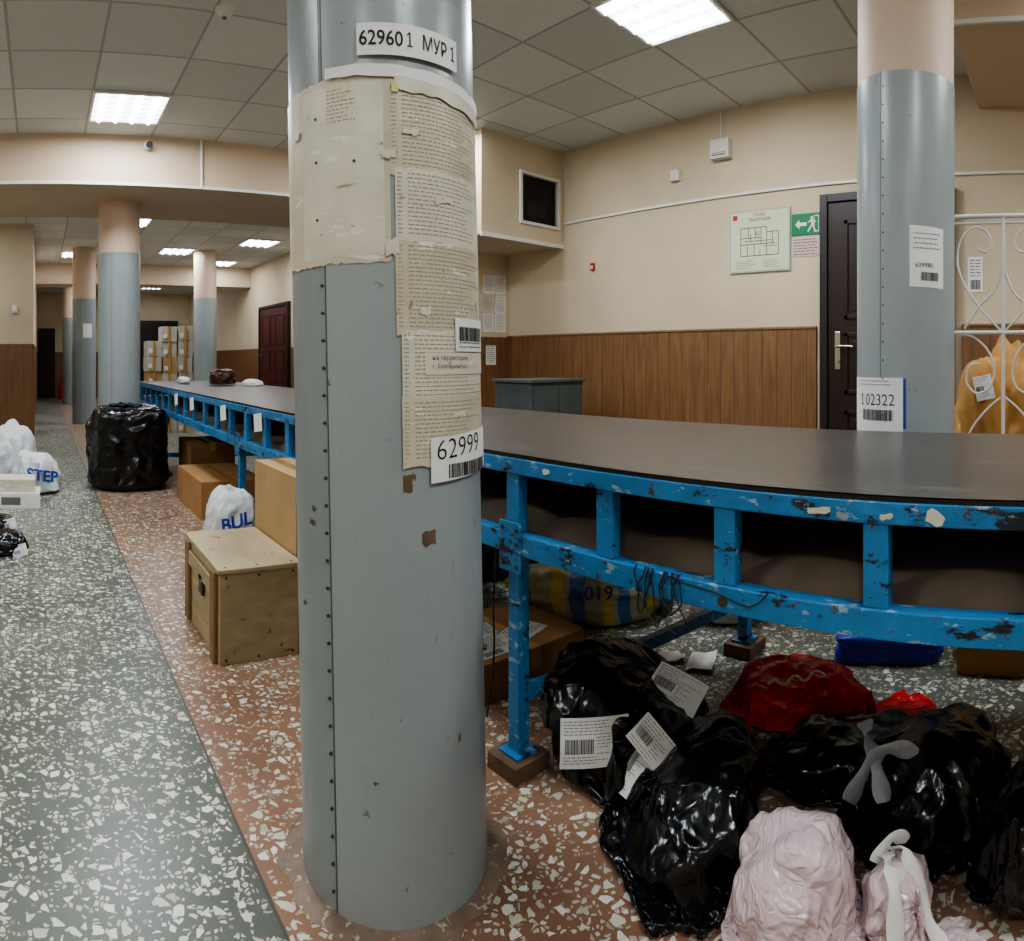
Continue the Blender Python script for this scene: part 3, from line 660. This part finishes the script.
b.tube(smoothpath([(1.2,1.42,.61),(1.19,1.42,.45),(1.2,1.43,.3),(1.19,1.45,.12)],6),.003,'copper',6)
for yy in(4.2,5.1,5.7,3.5):
    T=Matrix(((0,0,-1,1.2),(-1,0,0,yy),(0,1,0,.74),(0,0,0,1)))@Matrix.Rotation(.15,4,'Z'); b.box(0,.13,0,.1,.001,.003,'paper',T)
b.build('stickers',parent=CV)

# ------------------------------------------------------------ simple soft bags
def bag(name,c,size,rot,k,seed,crumple=.08,squash=.55,sub=5,power=2.6):
    bm=bmesh.new(); bmesh.ops.create_icosphere(bm,subdivisions=sub,radius=1)
    off=Vector((seed*7.3,seed*3.1,seed*1.7)); sx,sy,sz=size
    for v in bm.verts:
        n=v.co.normalized(); e=(abs(n.x)**power+abs(n.y)**power+abs(n.z)**power)**(-1/power); p=n*e
        w=n+off; wp=w+Vector((noise.noise(w*1.3),noise.noise(w*1.3+Vector((9,0,0))),noise.noise(w*1.3+Vector((0,9,0)))))*.5
        d=0;a=1;f=1.2
        for o in range(3): d+=a*(abs(noise.noise(wp*f))*2-.45); a*=.42; f*=1.9
        p=p*(1+crumple*d*1.4+.12*noise.noise(w*1.1))
        if p.z<-squash: p.z=-squash+(p.z+squash)*.08
        v.co=Vector((p.x*sx,p.y*sy,(p.z+squash)*sz/(1+squash)))
    zmin=min(v.co.z for v in bm.verts)
    for v in bm.verts: v.co.z-=zmin-.003
    T=Matrix.Translation(c)@Matrix.Rotation(rot,4,'Z')
    me=bpy.data.meshes.new(name); bm.to_mesh(me); bm.free(); me.materials.append(M[k])
    for p in me.polygons: p.use_smooth=True
    o=bpy.data.objects.new(name,me); S.collection.objects.link(o); o.matrix_world=T
    sb=o.modifiers.new('s','SUBSURF'); sb.levels=1; sb.render_levels=1
    return o,BVHTree.FromPolygons([T@v.co for v in me.vertices],[list(p.vertices) for p in me.polygons])
def child_of(mb,name,o):
    x=mb.build(name,parent=o); x.matrix_parent_inverse=o.matrix_world.inverted(); return x
def place_label(o,bvh,guess,w,h,roll,kind=0,face=.5,lift=.012,bend=.08,pitch=0):
    """paper label resting on the nearest outward surface of a bag"""
    g=Vector(guess); d=(g-Vector((0,0,H))).normalized(); hit=bvh.ray_cast(g-d*.5,d)
    loc,nor=(hit[0],hit[1]) if hit[0] else bvh.find_nearest(g)[:2]
    if nor.dot(-d)<0: nor=-nor
    n=(nor*(1-face)-d*face).normalized()
    U=Vector((0,0,1)).cross(n).normalized(); V=n.cross(U)
    Rm=Matrix((U,V,n)).transposed().to_4x4(); T=Matrix.Translation(loc+n*lift)@Rm@Matrix.Rotation(roll,4,'Z')@Matrix.Rotation(pitch,4,'X')@Matrix.Translation((-w/2,-h/2,0))
    b=MB()
    def bd(p): 
        t=p[0]/w-.5; return (p[0],p[1],p[2]-bend*w*t*t*2+.003*math.sin(p[1]/h*5))
    n_=8; vs=[];fs=[]
    for i in range(n_+1):
        for j in range(n_+1): vs.append(bd((w*i/n_,h*j/n_,0)))
    for i in range(n_):
        for j in range(n_): q=i*(n_+1)+j; fs.append((q,q+n_+1,q+n_+2,q+1))
    b.add(vs,fs,'paper',T,True)
    def q4(u0,u1,v0,v1,k): b.add([bd((u0,v0,.001)),bd((u1,v0,.001)),bd((u1,v1,.001)),bd((u0,v1,.001))],[(0,1,2,3)],k,T)
    v=h*.93
    while v>h*.08:
        u=w*.05; e=w*random.uniform(.45,.95)
        if h*.25<v<h*.62: u=w*.52
        while u<e:
            ww=random.uniform(.004,.014); q4(u,min(u+ww,e),v-.0018,v,'inkmid'); u+=ww+.003
        v-=.0075
    u=w*.07
    while u<w*.47:
        ww=random.choice([.0012,.0022,.003]); q4(u,u+ww,h*.3,h*.58,'ink'); u+=ww+.0016
    return child_of(b,'shipping_label',o)
def decal_text(o,bvh,txt,size,origin,U,V,d,k,bold=0,name='print',lift=.006):
    vs,fs=textgeo(txt,size,'CENTER',bold); U=Vector(U).normalized();V=Vector(V).normalized();d=Vector(d).normalized(); b=MB(); pts=[]
    for p in vs:
        s=Vector(origin)+U*p.x+V*p.y; h=bvh.ray_cast(s-d*.4,d)
        pts.append((h[0]-d*lift) if h[0] else s)
    b.add(pts,fs,k); return child_of(b,name,o)

bv=bvh_of(g1)
place_label(g1,bv,(1.29,1.13,.15),.18,.12,-.05,0,.6,.022); place_label(g1,bv,(1.55,1.04,.20),.16,.10,-.45,0,.35,.02); place_label(g1,bv,(1.40,1.02,.13),.12,.08,-.9,0,.4,.02)
bv=bvh_of(g2); place_label(g2,bv,(1.30,.98,.14),.10,.17,-.25,1,.6,.03)
bv=bvh_of(gr); m=MB(); v=Vector((1.95,.84,0)).normalized(); r_=Vector((v.y,-v.x,0)); dn=(v+Vector((0,0,-.6))).normalized(); pts=[]
for p in smoothpath([Vector((-.09+.018*i,.014*math.sin(i*1.7)+.004*i,0)) for i in range(11)],4):
    s=Vector((1.95,.84,.08))+r_*p.x+Vector((0,0,p.y)); h=bv.ray_cast(s-dn*.4,dn)
    if h[0]: pts.append(h[0]-dn*.008)
if len(pts)>3: m.tube(pts,.004,'paper',6); m.build('print',parent=gr)
def ribbon(b,pts,w,k):
    pts=smoothpath(pts,6); vs=[];fs=[]
    for i,p in enumerate(pts):
        d=(pts[min(i+1,len(pts)-1)]-pts[max(i-1,0)]).normalized(); s=d.cross(Vector((.8,.5,.2))).normalized()*w*.5*(1+.25*math.sin(i*.9))
        vs+=[p-s,p+s,p+s*.3+Vector((-.006,-.004,.004))]
    for i in range(len(pts)-1): fs+=[(3*i,3*i+3,3*i+5,3*i+2),(3*i+2,3*i+5,3*i+4,3*i+1)]
    b.add(vs,fs,k,None,True)
m=MB()
ribbon(m,[(1.42,.482,.13),(1.46,.45,.19),(1.49,.41,.225),(1.515,.35,.21),(1.53,.31,.16)],.04,'baggray')
ribbon(m,[(1.60,.50,.22),(1.54,.47,.225),(1.47,.43,.195),(1.43,.40,.14)],.035,'baggray')
m.build('tied_handles',parent=g4)
# twisted handle straps of the pink bag hanging from its knot
m=MB()
bvk=bvh_of(gk)
def top_at(x,y,bvh,dz=.006):
    h=bvh.ray_cast(Vector((x,y,.6)),Vector((0,0,-1))); return Vector((x,y,(h[0].z if h[0] else .012)+dz))
ribbon(m,[top_at(1.30,.36,bvk),top_at(1.26,.34,bvk,.01),top_at(1.22,.32,bvk,.012),(1.19,.31,.035),(1.15,.30,.014)],.03,'paper')
ribbon(m,[top_at(1.30,.35,bvk),top_at(1.27,.31,bvk,.01),(1.25,.26,.05),(1.23,.22,.016)],.028,'paper')
ribbon(m,[top_at(1.29,.38,bvk),top_at(1.31,.35,bvk,.022),top_at(1.33,.32,bvk,.012)],.03,'paper')
m.build('handle_straps',parent=gp)
o,bv=bag('striped_woven_sack',(2.25,1.97,0),(.36,.23,.22),-.70,'sack',9,.12)
v=Vector((2.25,1.97,0)).normalized(); r_=Vector((v.y,-v.x,.0)); dn=(v+Vector((0,0,-.35))).normalized()
decal_text(o,bv,'2019',.085,Vector((2.25,1.97,.05)),r_,(0,0,1),dn,'bluetext',.001,lift=.012); decal_text(o,bv,'AZ',.07,Vector((2.25,1.97,.14)),r_,(0,0,1),dn,'bluetext',lift=.012)
bag('plastic_bag',(2.56,1.45,0),(.15,.13,.22),-1,'bagwhite',10,.14)
bag('dark_mail_bag',(2.25,2.75,0),(.3,.2,.26),-.4,'bagblack',11)
bag('blue_plastic_bag',(2.45,.66,0),(.2,.1,.10),-1.35,'bagblue',12,.06,.55,5,5)
bv=bvh_of(gl); decal_text(gl,bv,'STEP',.13,(.02,5.5,.13),(1,0,-.15),(0,0,1),(0,1,-.1),'bluetext',.004,lift=.03)
bag('white_mail_bag',(-.28,6.35,0),(.24,.2,.50),.3,'bagwhite',14,.14)
bag('gray_mail_bag',(-.62,5.7,0),(.22,.2,.36),.3,'baggray',15)
o,bv=bag('small_black_parcel',(-.22,3.9,0),(.14,.12,.12),.3,'bagblack',16); place_label(o,bv,(-.12,3.75,.05),.09,.07,.2,0,.6)
o,bv=bag('small_black_parcel',(-.30,4.35,0),(.13,.12,.11),.3,'bagblack',17); place_label(o,bv,(-.2,4.2,.09),.09,.07,.2,0,.6)
bv=bvh_of(gw); decal_text(gw,bv,'BUL',.10,(1.08,3.45,.22),(.95,-.3,.25),(-.1,0,1),(.3,.95,0),'bluetext',.003,lift=.03)
b=MB(); b.box(-.45,.0,5.02,5.3,0,.12,'paper'); b.box(-.42,-.04,5.05,5.3,.121,.22,'paperold2'); b.box(-.3,-.15,5.015,5.02,.03,.09,'inkmid'); b.build('white_carton',.004)
b=MB()
for x,y,r,w_,h_ in((2.05,1.22,.4,.15,.10),(1.98,1.42,-.6,.12,.09),(1.72,1.48,.9,.14,.1)):
    T=Matrix.Translation((x,y,.004))@Matrix.Rotation(r,4,'Z'); vs=[];fs=[]
    for i in range(7):
        for j in range(5): vs.append((w_*i/6,h_*j/4,.006+.006*math.sin(i*1.3+j)+.004*math.cos(j*2)))
    for i in range(6):
        for j in range(4): q=i*5+j; fs.append((q,q+5,q+6,q+1))
    b.add(vs,fs,'paper',T,True)
b.build('loose_paper_sheets')

# ------------------------------------------------------------ boxes
b=MB()
b.box(.665,.985,2.345,2.36,.0,.345,'ply'); b.box(.665,.985,2.875,2.89,.0,.345,'ply'); b.box(.665,.68,2.36,2.875,.0,.345,'ply'); b.box(.97,.985,2.36,2.875,.0,.345,'ply'); b.box(.68,.97,2.36,2.875,.0,.02,'plydark')
b.box(.655,.995,2.333,2.90,.346,.364,'ply')
b.box(.648,.664,2.37,2.43,.0,.345,'plydark'); b.box(.648,.664,2.80,2.86,.0,.345,'plydark'); b.box(.65,.664,2.43,2.80,.25,.31,'ply')
b.box(.650,.6645,2.56,2.62,.19,.27,'rivet'); b.cyl((.645,2.59,.23),(.65,2.59,.23),.012,'chrome')
for u in(.69,.82,.96):
    b.cyl((u,2.340,.33),(u,2.345,.33),.005,'rivet',8); b.cyl((u,2.340,.02),(u,2.345,.02),.005,'rivet',8); b.cyl((u,2.36,.364),(u,2.36,.3655),.005,'rivet',8)
b.build('plywood_crate',.003)
def carton(name,x0,x1,y0,y1,z0,z1,k='cardboard',rot=0,tape=True,lab=False):
    cx,cy=(x0+x1)/2,(y0+y1)/2; T=Matrix.Translation((cx,cy,0))@Matrix.Rotation(rot,4,'Z'); a,c=(x1-x0)/2,(y1-y0)/2; b=MB(); t=.005
    b.box(-a,a,-c,-c+t,z0,z1,k,T); b.box(-a,a,c-t,c,z0,z1,k,T); b.box(-a,-a+t,-c+t,c-t,z0,z1,k,T); b.box(a-t,a,-c+t,c-t,z0,z1,k,T); b.box(-a+t,a-t,-c+t,c-t,z0,z0+t,k,T)
    b.box(-a,-.001,-c,c,z1,z1+t,k,T); b.box(.001,a,-c,c,z1,z1+t,k,T)
    if tape:
        b.box(-.025,.025,-c-.001,c+.001,z1+t,z1+t+.0008,'packtape',T); b.box(-.025,.025,-c-.0012,-c,z1-.07,z1+t,'packtape',T)
    if lab:
        LT=T@Matrix.Translation((-a+.03,-c+.03,z1+t+.001)); b.box(0,.18,0,.15,0,.001,'paper',LT); textlines(b,.01,.16,.05,.14,.012,'inkmid',LT,.0018); barcode(b,.02,.1,.01,.04,LT,.0018)
        LT=T@Matrix.Translation((-a+.24,-c+.06,z1+t+.001))@Matrix.Rotation(.3,4,'Z'); b.box(0,.16,0,.12,0,.001,'paper',LT); textlines(b,.01,.15,.02,.11,.012,'inkmid',LT,.0018)
        LT=T@Matrix.Translation((-a+.05,-c+.2,z1+t+.001))@Matrix.Rotation(-.2,4,'Z'); b.box(0,.16,0,.12,0,.001,'paper',LT); textlines(b,.01,.15,.02,.11,.012,'inkmid',LT,.0018)
    return b.build(name,.002)
carton('cardboard_box',1.005,1.19,2.42,2.93,0,.67,'cardboard2')
carton('cardboard_box',1.14,1.62,4.5,5.3,0,.27,'cardboard',0)
carton('cardboard_box',1.30,1.7,5.5,6.0,0,.42,'kraft')
carton('cardboard_box',1.36,1.84,1.66,2.06,0,.13,'cardboard',-.05,lab=True)
carton('cardboard_box',1.35,1.8,2.3,2.75,0,.24,'cardboard')
carton('cardboard_box',2.35,2.7,.02,.38,0,.10,'cardboard')
carton('cardboard_box',1.55,1.95,3.2,3.7,0,.35,'kraft')
b=MB()
for i in range(3):
    z=0
    for j in range(7 if i else 6):
        h=random.uniform(.23,.26); x0=1.66+.25*i+random.uniform(-.01,.01); k=random.choice(['cardboard3','cardboard3','cardboard2','cardboard3'])
        b.box(x0,x0+.235,10.0+random.uniform(0,.03),10.35,z,z+h-.004,k); b.box(x0+.09,x0+.13,9.995,10.0,z,z+h-.004,'packtape'); b.box(x0+.02,x0+.08,9.993,9.999,z+.05,z+.12,'paper'); z+=h
b.build('cardboard_box_stack',.003)
bag('dark_parcel_bag',(1.9,6.6,.892),(.13,.12,.16),0,'bagredd',20); bag('small_white_parcel',(2.1,6.2,.892),(.10,.09,.06),0,'bagwhite',21); bag('small_white_parcel',(1.55,6.9,.892),(.07,.1,.07),0,'bagwhite',22)
b=MB(); T=Matrix.Translation((3.72,3.88,0))
b.box(-.27,.32,-.22,.22,.06,.97,'cabinet',T); b.box(-.29,.34,-.24,.24,.97,.995,'cabinet',T); b.box(-.25,.015,-.232,-.22,.1,.94,'cabinet',T); b.box(.03,.30,-.232,-.22,.1,.94,'cabinet',T); b.cyl((3.70,3.63,.6),(3.70,3.63,.7),.008,'chrome')
for x in(-.25,.28):
    for y in(-.2,.18): b.box(x,x+.03,y,y+.03,0,.06,'black',T)
b.build('metal_cabinet',.004)
b=MB(); X=3.3
def G(p): return Vector((X,p[0],p[1]))
def bar(p,q,r=.011): b.cyl(G(p),G(q),r,'gatewhite',12)
bar((.56,0),(.56,1.90),.014); bar((-.95,0),(-.95,1.90),.014); bar((.56,1.885),(-.95,1.885),.012); bar((.56,1.85),(-.95,1.85),.007); bar((.56,1.29),(-.95,1.29)); bar((.56,.45),(-.95,.45)); bar((-.195,.02),(-.195,1.885))
bar((.295,.45),(.295,1.885),.010); bar((-.685,.45),(-.685,1.885),.010)
for s,cx in((1,.295),(-1,.295),(1,-.685),(-1,-.685)):
    def W(pts): b.tube(smoothpath([G((cx+s*u,z)) for u,z in pts],7),.006,'gatewhite',8)
    W([(.01,1.30),(.05,1.34),(.12,1.42),(.19,1.52),(.235,1.64),(.22,1.76),(.15,1.83),(.08,1.80),(.06,1.74),(.09,1.70),(.13,1.72)])
    W([(.01,1.60),(.05,1.50),(.11,1.44),(.16,1.37),(.2,1.31)])
    W([(.24,1.28),(.16,1.27),(.08,1.20),(.045,1.10),(.07,1.01),(.14,.98),(.19,1.04),(.17,1.12),(.12,1.13)])
    W([(.01,.96),(.08,.90),(.16,.80),(.2,.68),(.15,.56),(.06,.5),(.02,.46)])
b.build('wrought_iron_gate')
o,bv=bag('canvas_mail_sack',(3.85,.33,0),(.38,.34,1.08),.3,'canvas',30,.16,.6,6,3.2); bag('canvas_mail_sack',(3.85,-.42,0),(.36,.3,.98),.9,'canvas',31,.16,.6,6,3.2)
place_label(o,bv,(3.5,.42,1.0),.1,.13,.2,0,.5,.02)
b=MB(); b.cyl((.62,18.9,0),(.62,18.9,.42),.09,'redp',18); b.cyl((.62,18.9,.42),(.62,18.9,.5),.09,'redp',18,.03); b.cyl((.62,18.9,.5),(.62,18.9,.56),.025,'black',10); b.tube([(.64,18.88,.54),(.72,18.85,.5),(.73,18.85,.2)],.015,'black'); b.build('fire_extinguisher')

# ------------------------------------------------------------ world & camera
w=bpy.data.worlds.new('w'); S.world=w; w.use_nodes=True; w.node_tree.nodes['Background'].inputs[0].default_value=(.6,.65,.7,1); w.node_tree.nodes['Background'].inputs[1].default_value=.05
try: S.view_settings.look='AgX - Medium High Contrast'
except Exception as e: print(e)
cam=bpy.data.cameras.new('camera'); co=bpy.data.objects.new('camera',cam); S.collection.objects.link(co)
co.location=(0,0,H); co.rotation_euler=(math.pi/2,0,-.726)
cam.type='PANO'
cc=cam if hasattr(cam,'panorama_type') else cam.cycles
cc.panorama_type='CENTRAL_CYLINDRICAL'
F=650.0
cc.central_cylindrical_range_u_min=-512/F; cc.central_cylindrical_range_u_max=512/F
cc.central_cylindrical_range_v_min=-(941-360)/F; cc.central_cylindrical_range_v_max=360/F
cc.central_cylindrical_radius=1.0
cam.clip_start=.02
S.camera=co
